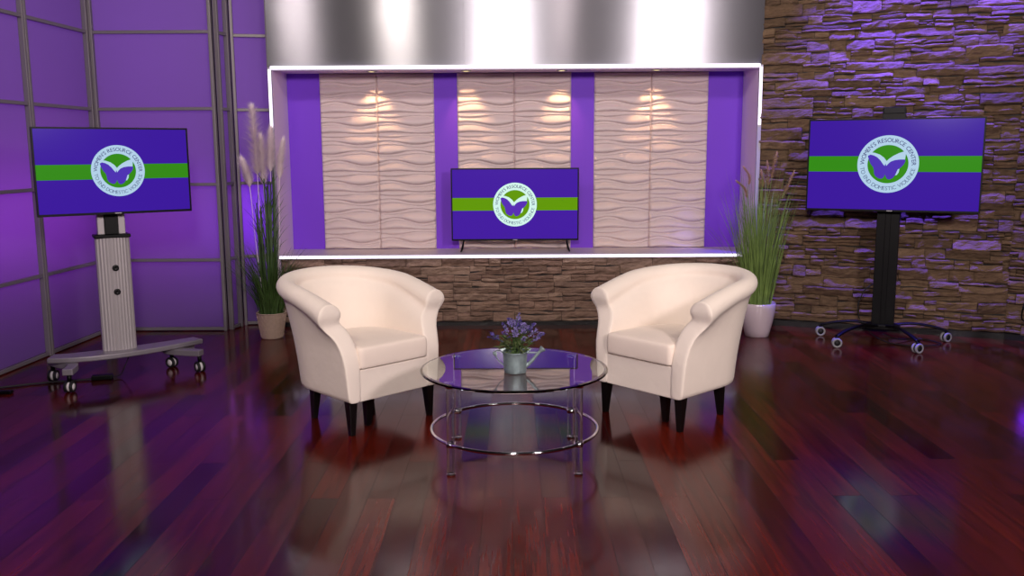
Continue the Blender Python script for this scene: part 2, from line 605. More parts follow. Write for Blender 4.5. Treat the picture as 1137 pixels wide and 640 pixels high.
def slab(bm, p, q, off0, off1, z0, z1):
    d = Vector((q[0] - p[0], q[1] - p[1], 0)).normalized()
    n = Vector((d.y, -d.x, 0))
    P, Q = Vector((p[0], p[1], 0)), Vector((q[0], q[1], 0))
    c = [P + n * off0, Q + n * off0, Q + n * off1, P + n * off1]
    v = [bm.verts.new(k + Vector((0, 0, z))) for z in (z0, z1) for k in c]
    for f in ((0, 3, 2, 1), (4, 5, 6, 7), (0, 1, 5, 4), (1, 2, 6, 5), (2, 3, 7, 6), (3, 0, 4, 7)):
        bm.faces.new([v[i] for i in f])
    return bm


b = slab(bmesh.new(), RW[0], RW[1], -0.12, -0.001, 0, 3.4)
slab(b, RW[1], RW[2], -0.12, -0.001, 0, 3.4)
struct('wall_right', b, M['black'])
stone_wall('wall_right_stone', RW[0], RW[1], 0.05, 3.3, 11, M['stone2'], depth=(0.012, 0.05))
stone_wall('wall_right_stone_return', RW[1], RW[2], 0.05, 3.3, 12, M['stone2'], depth=(0.012, 0.05))
b = slab(bmesh.new(), RW[0], RW[1], 0.0, 0.03, 0, 0.048)
slab(b, RW[1], RW[2], 0.0, 0.03, 0, 0.048)
struct('baseboard_right', b, M['base'])

# ------------------------------------------------------------------ LED frame round the niche
led = thing('led_frame', 'glowing white LED light strip framing the recessed wall niche', 'light strip', (0.0375, NY, 0.6))
lx0, lx1 = NX0 - 0.0375, NX1 - 0.0375
obj('profile', bx(bmesh.new(), lx0 - 0.03, lx0, -0.014, 0.011, 0.0, 1.59), M['alu'], led)
obj('profile', bx(bmesh.new(), lx1, lx1 + 0.03, -0.014, 0.011, 0.0, 1.59), M['alu'], led)
obj('profile', bx(bmesh.new(), lx0, lx1, -0.004, 0.011, 1.565, 1.604), M['alu'], led)
obj('profile', bx(bmesh.new(), lx0, lx1, -0.004, 0.011, -0.012, 0.019), M['alu'], led)
o = obj('diffuser', bx(bmesh.new(), lx0 - 0.005, lx1 + 0.005, -0.024, -0.005, 1.574, 1.598), M['led'], led)
o['label'] = 'glowing top bar'
o = obj('diffuser', bx(bmesh.new(), lx0 - 0.004, lx1 + 0.004, -0.024, -0.005, -0.006, 0.014), M['led'], led)
o['label'] = 'glowing bottom bar'
for xx in (lx0 - 0.026, lx1 + 0.004):
    o = obj('diffuser', bx(bmesh.new(), xx, xx + 0.022, -0.021, -0.0145, 1.10, 1.573), M['led'], led)
    o['label'] = 'glowing upper end of the side bar'

# ------------------------------------------------------------------ wave relief panels
def wave_tile_mesh(w, h, seed, nx=48, nz=420):
    rng = random.Random(seed)
    # crest lines, uneven spacing, one wave per tile
    base_y = np.array([0, 0.055, 0.078, 0.142, 0.178, 0.232, 0.256, 0.322, 0.346, 0.402, 0.432, 0.486])
    base_a = np.array([0.008, 0.020, 0.022, -0.012, 0.006, 0.024, 0.025, -0.014, -0.017, 0.014, 0.017, -0.008])
    base_p = np.array([0.0, 0.3, 0.5, 0.1, -0.6, -0.3, -0.1, 0.4, 0.7, 0.2, 0.5, 0.0])
    ys = np.concatenate([[-0.06]] + [base_y + 0.518 * k for k in range(3)] + [[1.56, 1.62]])
    A = np.concatenate([[0]] + [base_a * (1 - 0.12 * k) for k in range(3)] + [[0.006, 0]])
    Ph = np.concatenate([[0]] + [base_p for k in range(3)] + [[0, 0]])
    V, F = [], []
    for j in range(nz + 1):
        for i in range(nx + 1):
            u = i / nx
            z = h * j / nz
            lines = ys + A * np.sin(2 * math.pi * u + Ph)
            k = int(np.searchsorted(lines, z)) - 1
            k = max(0, min(len(lines) - 2, k))
            g = max(1e-4, lines[k + 1] - lines[k])
            t = min(1, max(0, (z - lines[k]) / g))
            # pillow leaning downwards: crisp lower lip, long soft top
            prof = (t ** 0.4) * (1 - t) ** 0.9 * 1.7
            dd = 0.006 + min(0.048, g * 0.72) * prof
            e = min(u, 1 - u) * w
            if e < 0.002: dd = 0.005
            if j in (0, nz): dd = 0.004
            V.append((u * w, -dd, z))
    W = nx + 1
    for j in range(nz):
        for i in range(nx):
            a = j * W + i
            F.append((a, a + 1, a + W + 1, a + W))
    # edges back to the wall
    b = len(V)
    for k in (0, nx, nz * W + nx, nz * W):
        V.append((V[k][0], 0, V[k][2]))
    F.append(tuple([b, b + 1] + [i for i in range(nx, -1, -1)]))
    F.append(tuple([b + 3] + [nz * W + i for i in range(0, nx + 1)] + [b + 2]))
    F.append(tuple([b + 3, b] + [j * W for j in range(0, nz + 1)]))
    F.append(tuple([b + 1, b + 2] + [j * W + nx for j in range(nz, -1, -1)]))
    me = bpy.data.meshes.new('wave_tile')
    me.from_pydata([tuple(map(float, v)) for v in V], [], F)
    me.materials.append(M['wave'])
    for p in me.polygons:
        p.use_smooth = len(p.vertices) == 4
    return me


PH = NZ1 - NZ0 - 0.004
tile = wave_tile_mesh(0.506, PH, 3)
for (px, lb) in ((-1.695, 'white wavy relief wall panel on the left, between violet strips'),
                 (-0.478, 'white wavy relief wall panel in the middle, behind the television'),
                 (0.738, 'white wavy relief wall panel on the right, beside the grass plant')):
    t = thing('wave_panel', lb, 'wall panel', (px, NB - 0.0005, NZ0 + 0.002), 0, 'wavy relief panels in the niche')
    for r_ in range(1):
        for c_ in range(2):
            o = bpy.data.objects.new('relief_strip', tile)
            COL.objects.link(o)
            o.parent = t
            o.location = (c_ * 0.5065, 0, 0)

# ------------------------------------------------------------------ recessed downlights
for i, x in enumerate((-1.2, -0.385, 0.44, 1.255)):
    lb = ['recessed round downlight in the niche ceiling above the left wavy panel', 'recessed round downlight second from the left in the niche ceiling',
          'recessed round downlight third from the left in the niche ceiling', 'recessed round downlight in the niche ceiling above the right wavy panel'][i]
    t = thing('downlight', lb, 'ceiling light', (x, 7.95, NZ1 - 0.0005), 0, 'downlights in the niche ceiling')
    obj('trim_ring', lathe(bmesh.new(), [(0.032, 0), (0.032, -0.004), (0.044, -0.006), (0.048, -0.003), (0.048, 0), (0.032, 0)], 28), M['alu'], t, True)
    obj('lamp', lathe(bmesh.new(), [(0, -0.0055), (0.02, -0.005), (0.0315, -0.002), (0.0315, 0)], 28), M['lampglow'], t, True)
    light('downlight_lamp', 'SPOT', (x, 7.97, NZ1 - 0.03), (x, 8.16, 1.66), 10.0, (1.0, 0.60, 0.28), 0.012, spot=68, blend=0.9)

# ------------------------------------------------------------------ backdrop frames with stretched fabric
def backdrop(p, q, label, zs=(0.02, 0.605, 1.235, 1.85, 2.46, 3.07), post=0.026):
    d = Vector((q[0] - p[0], q[1] - p[1], 0))
    Lw = d.length
    a = math.atan2(d.y, d.x)
    t = thing('backdrop_panel', label, 'backdrop panel', (p[0], p[1], 0), a, 'fabric backdrop panels of the left wall')
    for x in (0.002, Lw - post - 0.002):
        bm = bx(bmesh.new(), x, x + post, -0.02, 0.02, 0.0, 3.09)
        obj('upright', bm, M['truss'], t, bevel=0.004)
    for z in zs:
        obj('crossbar', bx(bmesh.new(), post + 0.002, Lw - post - 0.002, -0.014, 0.012, z - 0.013, z + 0.013), M['truss'], t, bevel=0.003)
    obj('fabric', bx(bmesh.new(), post * 0.5, Lw - post * 0.5, 0.021, 0.024, 0.03, 3.07), M['fabric'], t)
    return t


A0, A1, A2, A3 = (-3.56, 4.72), (-3.51, 5.66), (-3.462, 6.60), (-3.415, 7.48)
backdrop(A1, A2, 'violet fabric backdrop panel at the far left, running off the picture edge')
backdrop(A2, A3, 'violet fabric backdrop panel behind the left screen cart, next to the corner')
backdrop(A0, A1, 'violet fabric backdrop panel nearest the camera on the left wall')
backdrop((-3.40, 7.50), (-2.412, 7.50), 'wide front-facing violet fabric backdrop panel right of the corner')
backdrop((-2.394, 7.53), (-2.352, 7.70), 'very narrow violet backdrop panel turned sideways beside the wide one')
backdrop((-2.340, 7.74), (-2.03, 7.80), 'narrow violet backdrop panel behind the pampas grass')

# ------------------------------------------------------------------ armchairs
def chair_shell():
    bm = bmesh.new()
    wc, yc = 0.298, 0.33
    S = []
    for k in range(9): S.append(('L', k / 8))
    for k in range(1, 24): S.append(('A', k / 24))
    for k in range(8, -1, -1): S.append(('R', k / 8))
    zs_f = [(0.16, -0.04), (0.43, -0.04), (0.47, -0.03), (0.53, 0.008), (0.58, 0.045), (0.605, 0.052), (0.64, 0.026), (0.73, 0.034)]

    def yf(z):
        for (a, ya), (b_, yb) in zip(zs_f[:-1], zs_f[1:]):
            if z <= b_:
                u = max(0, (z - a) / (b_ - a)); u = u * u * (3 - 2 * u)
                return ya + (yb - ya) * u
        return zs_f[-1][1]

    def section(t, shrink=0.0):
        """t: 1 front of an arm, 0 middle of the back; list of (n, z), outer bottom -> top -> inner bottom"""
        H = 0.718 + 0.105 * (1 - t ** 1.7)
        r = 0.046 + 0.022 * t ** 1.5
        cn = 0.040 + 0.022 * t
        zc = H - r
        lean = 0.055 * (1 - t ** 1.5)
        outer = [(0.0, 0.183), (0.004, 0.2), (0.012, 0.3), (0.024, 0.42), (0.036, 0.52), (cn + r * 0.25, zc - r * 1.25)]
        for a in (-60, -30, 0, 30, 60):
            outer.append((cn + r * math.cos(R(a)), zc + r * math.sin(R(a))))
        inner = [(-0.075, 0.183), (-0.076, 0.2), (-0.076, 0.3), (-0.074, 0.42), (-0.066, 0.52), (-0.045 * 1.0, zc - r * 1.0)]
        for a in (215, 185, 160, 135, 110):
            inner.append((cn + r * 1.12 * math.cos(R(a)), zc + r * math.sin(R(a))))
        top = (cn, H)
        sec = outer + [top] + inner[::-1]
        out = []
        for (n, z) in sec:
            n += lean * max(0, z - 0.35)
            out.append([n, z])
        if shrink:
            # inset toward own middle line
            m = len(outer)
            c = []
            for i, (n, z) in enumerate(out):
                j = len(out) - 1 - i
                mn, mz = (out[i][0] + out[j][0]) / 2, (out[i][1] + out[j][1]) / 2
                if i == m: mn, mz = n, z - 0.03
                L_ = math.hypot(n - mn, z - mz) or 1
                k = min(1, shrink / L_)
                c.append([n + (mn - n) * k, z + (mz - z) * k])
            out = c
        return out

    rings = []
    seq = [('L', 0, 0.007), ('L', -1, 0)] + [(a, b_, 0) for a, b_ in S] + [('R', -1, 0), ('R', 0, 0.007)]
    total_half = 0.37 + math.pi * 0.30 / 2
    for idx, (kind, u, sh) in enumerate(seq):
        ring = []
        if kind == 'A':
            dist = 0.37 + (u if u <= 0.5 else 1 - u) * math.pi * 0.30
        else:
            dist = 0.37 * max(0, u)
        t = 1 - dist / total_half
        for (n, z) in section(t, sh):
            if kind == 'A':
                a = math.pi - u * math.pi
                # squarer than a circle
                ca, sa = math.cos(a), math.sin(a)
                e = 0.93
                x = math.copysign(abs(ca) ** e, ca) * (wc + n)
                y = yc + (abs(sa) ** e) * (wc + n) * 1.04
            else:
                y0 = yf(z) + (0.0 if sh else (0.004 if u < 0 else 0.016))
                y = y0 + (yc - y0) * max(0, u)
                x = (-1 if kind == 'L' else 1) * (wc + n)
            ring.append(bm.verts.new((x, y, z)))
        rings.append(ring)
    n = len(rings[0])
    for A, B in zip(rings[:-1], rings[1:]):
        for k in range(n):
            bm.faces.new([A[k], A[(k + 1) % n], B[(k + 1) % n], B[k]])
    for ring in (rings[0], rings[-1]):
        m = n // 2
        for i in range(m):
            j = n - 1 - i
            if i + 1 == j - 1:
                bm.faces.new([ring[i], ring[i + 1], ring[j]])
            else:
                bm.faces.new([ring[i], ring[i + 1], ring[j - 1], ring[j]])
    return bm


def cushion():
    bm = bmesh.new()
    outl = []
    hw, y0, y1 = 0.232, -0.052, 0.50
    rc = 0.03
    for (cx, cy, a0) in ((-hw + rc, y0 + rc, 180), (hw - rc, y0 + rc, 270)):
        for k in range(5):
            a = R(a0 + 90 * k / 4)
            outl.append((cx + rc * math.cos(a), cy + rc * math.sin(a)))
    rb = hw
    for k in range(17):
        a = math.pi * k / 16
        ca, sa = math.cos(a), math.sin(a)
        outl.append((math.copysign(abs(ca) ** 0.8, ca) * hw, (y1 - rb) + abs(sa) ** 0.8 * rb))
    cx, cy = 0.0, 0.2
    lev = [(0.357, 0.955, 0), (0.362, 0.99, 0), (0.375, 1.0, 0), (0.42, 1.008, 0), (0.455, 1.0, 0), (0.470, 0.985, 0), (0.477, 0.95, 0), (0.482, 0.8, 0), (0.487, 0.5, 0), (0.489, 0.2, 0)]
    rings = []
    for (z, s, _) in lev:
        rings.append([bm.verts.new((cx + (x - cx) * s, cy + (y - cy) * s, z - 0.004 * (y > 0.3))) for (x, y) in outl])
    n = len(outl)
    for A, B in zip(rings[:-1], rings[1:]):
        for k in range(n):
            bm.faces.new([A[k], A[(k + 1) % n], B[(k + 1) % n], B[k]])
    bm.faces.new(rings[0][::-1])
    bm.faces.new(rings[-1])
    return bm


def tapered_leg(x, y, ht=0.19, top=0.026, bot=0.014, sx=0, sy=0):
    bm = bmesh.new()
    v = []
    for (z, h, ox, oy) in ((0, bot, sx, sy), (ht, top, 0, 0)):
        for (a, b_) in ((-1, -1), (1, -1), (1, 1), (-1, 1)):
            v.append(bm.verts.new((x + ox + a * h, y + oy + b_ * h, z)))
    for f in ((0, 3, 2, 1), (4, 5, 6, 7), (0, 1, 5, 4), (1, 2, 6, 5), (2, 3, 7, 6), (3, 0, 4, 7)):
        bm.faces.new([v[i] for i in f])
    return bm


def make_chair(label, loc, rz, side):
    t = thing('tub_armchair', label, 'armchair', loc, rz, 'cream tub armchairs')
    o = obj('upholstered_shell', chair_shell(), M['chair'], t, True, subsurf=1)
    bm = bmesh.new()
    bx(bm, -0.232, 0.232, -0.036, 0.04, 0.183, 0.356)
    obj('front_rail', bm, M['chair'], t, bevel=0.006)
    bm = bmesh.new()
    outl = [(-0.24, -0.0), (0.24, -0.0), (0.24, 0.35), (0.17, 0.5), (0, 0.58), (-0.17, 0.5), (-0.24, 0.35)]
    lo = [bm.verts.new((x, y, 0.185)) for x, y in outl]
    hi = [bm.verts.new((x, y, 0.353)) for x, y in outl]
    bm.faces.new(lo[::-1]); bm.faces.new(hi)
    for k in range(len(outl)):
        bm.faces.new([lo[k], lo[(k + 1) % 7], hi[(k + 1) % 7], hi[k]])
    obj('seat_deck', bm, M['chair'], t)
    obj('seat_cushion', cushion(), M['seat'], t, True, subsurf=1)
    for (x, y, sx, sy) in ((-0.262, 0.006, -0.004, -0.006), (0.262, 0.006, 0.004, -0.006), (side * 0.215, 0.42, side * 0.01, 0.008), (-side * 0.185, 0.45, -side * 0.004, 0.008), (side * 0.10, 0.08, 0, 0.01)):
        obj('leg', tapered_leg(x, y, sx=sx, sy=sy), M['leg'], t, bevel=0.002)
    return t


make_chair('cream tub armchair to the left of the glass table, turned toward the right', (-0.668, 4.815, 0), R(44.6), -1)
make_chair('cream tub armchair to the right of the glass table, turned toward the left', (0.718, 4.858, 0), R(-49.7 + 2), 1)

# ------------------------------------------------------------------ glass coffee table
TX, TY = 0.008, 4.297
t = thing('glass_coffee_table', 'round glass coffee table with clear legs between the two armchairs', 'coffee table', (TX, TY, 0))
rt = 0.458
obj('glass_top', lathe(bmesh.new(), [(0, 0.438), (rt - 0.012, 0.438), (rt - 0.002, 0.4405), (rt, 0.444), (rt, 0.446), (rt - 0.004, 0.449), (rt - 0.02, 0.450), (0, 0.450)], 96), M['glass'], t)
ring = [(0.408 * math.cos(2 * math.pi * k / 96), 0.408 * math.sin(2 * math.pi * k / 96), 0.15) for k in range(96)]
o = obj('shelf_ring', tube(bmesh.new(), ring, 0.0085, 10, True), M['chrome'], t, True)
o['label'] = 'chrome hoop joining the legs'
for a in (43, 137, 223, 317):
    x, y = 0.408 * math.cos(R(a)) * 1.0, 0.408 * math.sin(R(a))
    x = math.copysign(0.297, x); y = math.copysign(0.274, y)
    T = Matrix.Translation((x, y, 0))
    lg = obj('leg', lathe(bmesh.new(), [(0.0170, 0.0122), (0.0171, 0.012), (0.0189, 0.012), (0.0190, 0.0122), (0.0190, 0.014), (0.0190, 0.422), (0.0190, 0.4238), (0.0189, 0.424), (0.0171, 0.424), (0.0170, 0.4238), (0.0170, 0.422), (0.0170, 0.014), (0.0170, 0.0122)], 20, T), M['acrylic'], t, True)
    lg['label'] = 'clear acrylic rod leg'
    obj('foot_cap', lathe(bmesh.new(), [(0, 0), (0.021, 0), (0.021, 0.010), (0.0192, 0.012), (0.0192, 0.008), (0, 0.008)], 20, T), M['chrome'], lg, True)
    obj('top_cap', lathe(bmesh.new(), [(0, 0.4375), (0.024, 0.4375), (0.024, 0.428), (0.0205, 0.424), (0.0205, 0.420), (0.0193, 0.420), (0.0193, 0.4265), (0, 0.4265)], 20, T), M['chrome'], lg, True)
    obj('collar', lathe(bmesh.new(), [(0.0193, 0.139), (0.0222, 0.139), (0.0222, 0.161), (0.0193, 0.161), (0.0193, 0.139)], 20, T), M['chrome'], lg, True)

# ------------------------------------------------------------------ watering can with lavender
CX, CY, CZ = 0.013, 4.20, 0.4503
t = thing('watering_can', 'small galvanised watering can planter standing on the glass table', 'watering can', (CX, CY, CZ), 0)
obj('body', lathe(bmesh.new(), [(0, 0.0), (0.050, 0.0), (0.052, 0.003), (0.0535, 0.006), (0.055, 0.03), (0.057, 0.075), (0.058, 0.098), (0.060, 0.1), (0.059, 0.103), (0.056, 0.1), (0.054, 0.07), (0.050, 0.006), (0, 0.005)], 36), M['galv'], t, True)
tube_b = bmesh.new()
tube(tube_b, smooth_path([(0.050, 0, 0.03), (0.075, 0, 0.05), (0.10, 0, 0.08), (0.122, 0, 0.105)], 5), [0.011] * 3 + [0.009] * 5 + [0.0075] * 8, 12)
obj('spout', tube_b, M['galv'], t, True)
mt = Matrix.Translation((0.122, 0, 0.104)) @ Matrix.Rotation(R(45), 4, 'Y')
obj('spout_rose', lathe(bmesh.new(), [(0.008, -0.004), (0.016, 0.014), (0.016, 0.017), (0, 0.020)], 20, mt), M['galv'], t, True)
hb = bmesh.new()
tube(hb, smooth_path([(-0.054, 0, 0.035), (-0.078, 0, 0.055), (-0.098, 0, 0.098), (-0.075, 0, 0.104), (-0.056, 0, 0.092)], 6), 0.004, 8, flat=(0.010, 0.0022))
obj('handle', hb, M['galv'], t, True)
hb = bmesh.new()
bx(hb, 0.056, 0.112, -0.004, 0.004, 0.092, 0.098)
obj('spout_brace', hb, M['galv'], t, bevel=0.001)

rng = random.Random(4)
fl = thing('lavender_bunch', 'bunch of purple lavender flowers and olive leaves in the watering can', 'flowers', (CX, CY, CZ + 0.10), 0)
stems, blo, blo2, leaves = bmesh.new(), bmesh.new(), bmesh.new(), bmesh.new()


def leaf(bm, p, dirv, length, width, droop=0.3, n=4, twist=None):
    dirv = Vector(dirv).normalized()
    side = dirv.cross(Vector((0, 0, 1)))
    if side.length < 0.05:
        side = Vector((1, 0, 0))
    side.normalize()
    if twist is not None:
        side = (Matrix.Rotation(twist, 3, dirv) @ side)
    prev = None
    for i in range(n + 1):
        u = i / n
        q = Vector(p) + dirv * (length * u) + Vector((0, 0, -droop * length * u * u))
        w = width * (math.sin(math.pi * min(1, 0.15 + 0.85 * u)) ** 0.7) * 0.5 if i < n else 0.0003
        a, b_ = bm.verts.new(q - side * w), bm.verts.new(q + side * w)
        if prev:
            bm.faces.new([prev[0], prev[1], b_, a])
        prev = (a, b_)


for k in range(40):
    az = rng.uniform(0, 2 * math.pi)
    sp = rng.uniform(0.1, 1.0)
    tip = Vector((0.125 * sp * math.cos(az) * (1.1 if math.cos(az) > 0 else 1.0), 0.10 * sp * math.sin(az), 0.145 - 0.09 * sp * sp + rng.uniform(-0.02, 0.02)))
    if k == 0: tip = Vector((0.018, 0.0, 0.178))
    if k == 1: tip = Vector((0.13, -0.01, 0.085))
    if k == 2: tip = Vector((0.085, 0.0, 0.13))
    st = Vector((rng.uniform(-0.03, 0.03), rng.uniform(-0.03, 0.03), -0.03))
    mid = (st + tip) / 2 + Vector((0, 0, 0.02))
    path = smooth_path([st, mid, tip], 4)
    tube(stems, path, 0.0014, 5)
    dr = (path[-1] - path[-3]).normalized()
    bmx = blo if rng.random() < 0.55 else blo2
    Lb = rng.uniform(0.035, 0.06)
    for j in range(34):
        u = rng.random()
        c = tip - dr * (Lb * (1 - u) - 0.008)
        r_ = 0.0105 * (1 - 0.75 * u) + 0.002
        a = rng.uniform(0, 6.28)
        off = Vector((math.cos(a), math.sin(a), rng.uniform(-0.3, 0.6))).normalized()
        leaf(bmx, c + off * r_ * 0.3, off + dr * 0.7, rng.uniform(0.008, 0.013), 0.006, 0.1, 2, rng.uniform(0, 3))
for k in range(170):
    az = rng.uniform(0, 2 * math.pi)
    sp = rng.uniform(0.0, 0.85)
    p = Vector((0.085 * sp * math.cos(az), 0.07 * sp * math.sin(az), rng.uniform(-0.005, 0.11) * (1 - 0.5 * sp)))
    leaf(leaves, p, (math.cos(az) * 0.8, math.sin(az) * 0.8, rng.uniform(-0.25, 0.9)), rng.uniform(0.022, 0.045), rng.uniform(0.006, 0.011), 0.25, 3, rng.uniform(0, 3))
obj('stems', stems, M['grass1'], fl)
o = obj('lavender_blossom', blo, M['lav'], fl); o['label'] = 'pale lavender blossoms'
o = obj('violet_blossom', blo2, M['lav2'], fl); o['label'] = 'dark violet blossoms'
obj('leaves', leaves, M['leafc'], fl)

# ------------------------------------------------------------------ televisions with the emblem
def flat_poly(name, pts, y, material, parent, label=None):
    bm = bmesh.new()
    vs = [bm.verts.new((x, y, z)) for x, z in pts]
    f = bm.faces.new(vs)
    if f.normal.y > 0:
        f.normal_flip()
    bmesh.ops.triangulate(bm, faces=bm.faces)
    me = bpy.data.meshes.new(name)
    bm.to_mesh(me); bm.free()
    o = link(name, me, material, parent)
    if label: o['label'] = label
    return o


def circle_pts(r, n=72, cx=0, cz=0):
    return [(cx + r * math.cos(2 * math.pi * k / n), cz + r * math.sin(2 * math.pi * k / n)) for k in range(n)]


def glyph(ch, size, bold):
    cu = bpy.data.curves.new('glyph', 'FONT')
    cu.body = ch
    cu.size = size
    cu.offset = bold
    cu.resolution_u = 8
    o = bpy.data.objects.new('glyph', cu)
    COL.objects.link(o)
    bpy.context.view_layer.update()
    dg = bpy.context.evaluated_depsgraph_get()
    me = o.evaluated_get(dg).to_mesh()
    V = [tuple(v.co) for v in me.vertices]
    F = [tuple(p.vertices) for p in me.polygons]
    o.evaluated_get(dg).to_mesh_clear()
    bpy.data.objects.remove(o)
    bpy.data.curves.remove(cu)
    return V, F


def arc_text(text, r, size, start, end, upright_bottom, y, material, parent, name, bold):
    """letters spread from angle start to end (degrees, maths convention)"""
    gs = []
    total = 0
    for ch in text:
        if ch == ' ':
            gs.append((None, size * 0.42)); total += size * 0.42; continue
        V, F = glyph(ch, size, bold)
        x0 = min(v[0] for v in V); x1 = max(v[0] for v in V)
        w = x1 - x0 + size * 0.2
        gs.append((([(v[0] - (x0 + x1) / 2, v[1]) for v in V], F), w)); total += w
    VV, FF = [], []
    acc = 0
    for g, w in gs:
        f = (acc + w / 2) / total
        acc += w
        if g is None: continue
        a = R(start + (end - start) * f)
        cx, cz = r * math.cos(a), r * math.sin(a)
        ux, uz = (math.sin(a), -math.cos(a)) if not upright_bottom else (-math.sin(a), math.cos(a))
        vx, vz = (math.cos(a), math.sin(a)) if not upright_bottom else (-math.cos(a), -math.sin(a))
        b_ = len(VV)
        for (p, q) in g[0]:
            q2 = q - size * 0.36
            VV.append((cx + ux * p + vx * q2, y, cz + uz * p + vz * q2))
        FF += [tuple(b_ + i for i in f_) for f_ in g[1]]
    o = raw(name, VV, FF, material, parent)
    return o


def logo(parent, s, y, S, cx, cz):
    """s: radius of the white disc"""
    e = bpy.data.objects.new('emblem', None)
    W = lambda L_: [(x * s + cx, z * s + cz) for x, z in L_]
    g = lambda x, yy: ((x - 327) / 210.0, (345 - yy) / 210.0)
    dsc = flat_poly('emblem_disc', W(circle_pts(1.0)), y, S['disc'], parent, 'pale round emblem disc')
    flat_poly('emblem_centre', W(circle_pts(0.665)), y - 0.0006, S['green'], parent, 'green centre of the emblem')
    wl = [g(*p) for p in ((186, 272), (205, 258), (235, 262), (270, 275), (300, 298), (318, 322), (335, 305), (362, 284), (400, 264), (436, 252), (446, 266), (442, 300), (440, 330), (410, 350), (330, 372), (300, 365), (235, 330), (205, 305))]
    flat_poly('rear_wings', W(wl), y - 0.0012, S['disc'], parent, 'pale rear wings of the butterfly')
    flat_poly('rear_wing_tip', W([g(*p) for p in ((378, 392), (392, 384), (408, 378), (404, 405), (392, 424), (376, 428))]), y - 0.0012, S['disc'], parent)
    wp = [g(*p) for p in ((187, 284), (205, 275), (228, 281), (252, 294), (276, 318), (295, 346), (306, 358), (311, 340), (318, 358), (328, 344), (345, 327), (372, 316), (405, 311), (440, 311), (446, 322), (436, 346), (418, 368), (396, 384), (384, 398), (382, 424), (366, 446), (345, 457), (328, 454), (318, 438), (312, 420), (305, 440), (290, 452), (268, 449), (246, 434), (236, 414), (234, 392), (228, 368), (210, 345), (196, 316))]
    flat_poly('butterfly', W(wp), y - 0.0018, S['wing'], parent, 'violet butterfly of the emblem')
    # words round the disc
    for (txt, a0, a1, ub, mt_, nm, bold, sz) in (("WOMEN'S RESOURCE CENTER", 181, -4, False, S['dark'], 'upper_lettering', 0.0, 0.20),
                                                ("TO END DOMESTIC VIOLENCE", 187, 350, True, S['grey'], 'lower_lettering', 0.0, 0.19)):
        o = arc_text(txt, 0.84, sz, a0, a1, ub, 0, mt_, parent, nm, bold)
        for v in o.data.vertices:
            v.co = (v.co.x * s + cx, y - 0.0026, v.co.z * s + cz)


def television(label, loc, rz, w, h, S, stand=False, tilt=0.0, stripe=(0.39, 0.57), disc=(0.5, 0.5, 0.33)):
    """origin at the middle of the bottom edge; screen faces local -y"""
    t = thing('television', label, 'television', loc, rz, None)
    t.rotation_euler[0] = tilt
    bz = 0.011
    bm = bmesh.new()
    bx(bm, -w / 2, w / 2, -0.004, 0.022, 0, h)
    bx(bm, -w * 0.36, w * 0.36, 0.0215, 0.05, h * 0.08, h * 0.66)
    obj('housing', bm, M['tvblack'], t, bevel=0.003)
    bm = bmesh.new()
    for (x0, x1, z0, z1) in ((-w / 2, w / 2, 0, bz + 0.004), (-w / 2, w / 2, h - bz, h), (-w / 2, -w / 2 + bz, bz, h - bz), (w / 2 - bz, w / 2, bz, h - bz)):
        bx(bm, x0, x1, -0.008, -0.0035, z0, z1)
    obj('bezel', bm, M['tvblack'], t, bevel=0.001)
    x0, x1, z0, z1 = -w / 2 + bz, w / 2 - bz, bz + 0.004, h - bz
    y = -0.0045
    sc = flat_poly('screen', [(x0, z0), (x1, z0), (x1, z1), (x0, z1)], y, S['bg'], t, 'lit violet screen')
    za, zb = z1 - stripe[1] * (z1 - z0), z1 - stripe[0] * (z1 - z0)
    flat_poly('stripe', [(x0, za), (x1, za), (x1, zb), (x0, zb)], y - 0.0006, S['green'], sc, 'green band across the screen')
    logo(sc, disc[2] * (z1 - z0), y - 0.0012, S, x0 + (x1 - x0) * disc[0], z1 - disc[1] * (z1 - z0))
    obj('badge', bx(bmesh.new(), -0.02, 0.02, -0.0095, -0.008, 0.004, 0.010), M['alu'], t)
    if stand:
        for s in (-1, 1):
            bm = bmesh.new()
            tube(bm, [(s * w * 0.405, 0.004, 0.0), (s * w * 0.425, -0.075, -0.088)], 0.006, 8)
            tube(bm, [(s * w * 0.405, 0.012, 0.0), (s * w * 0.42, 0.085, -0.088)], 0.006, 8)
            tube(bm, [(s * w * 0.425, -0.085, -0.088), (s * w * 0.42, 0.095, -0.088)], 0.005, 8)
            obj('stand_leg', bm, M['tvblack'], t, True)
    return t


television('wide flat television standing on the niche shelf, showing the round butterfly emblem', (0.03, 7.90, 0.715), 0, 1.115, 0.632, SC['mid'], stand=True, stripe=(0.405, 0.59), disc=(0.5, 0.505, 0.315))
television('flat television on the grey rolling cart at the left, facing inward', (-2.548, 5.84, 1.106), R(36.5), 0.94, 0.552, SC['side'], stripe=(0.42, 0.60), disc=(0.52, 0.50, 0.31))
television('largest flat television, on the black rolling stand before the stone wall', (2.875, 6.86, 1.022), R(-25.5), 1.225, 0.70, SC['side'], stripe=(0.40, 0.575), disc=(0.475, 0.49, 0.32))


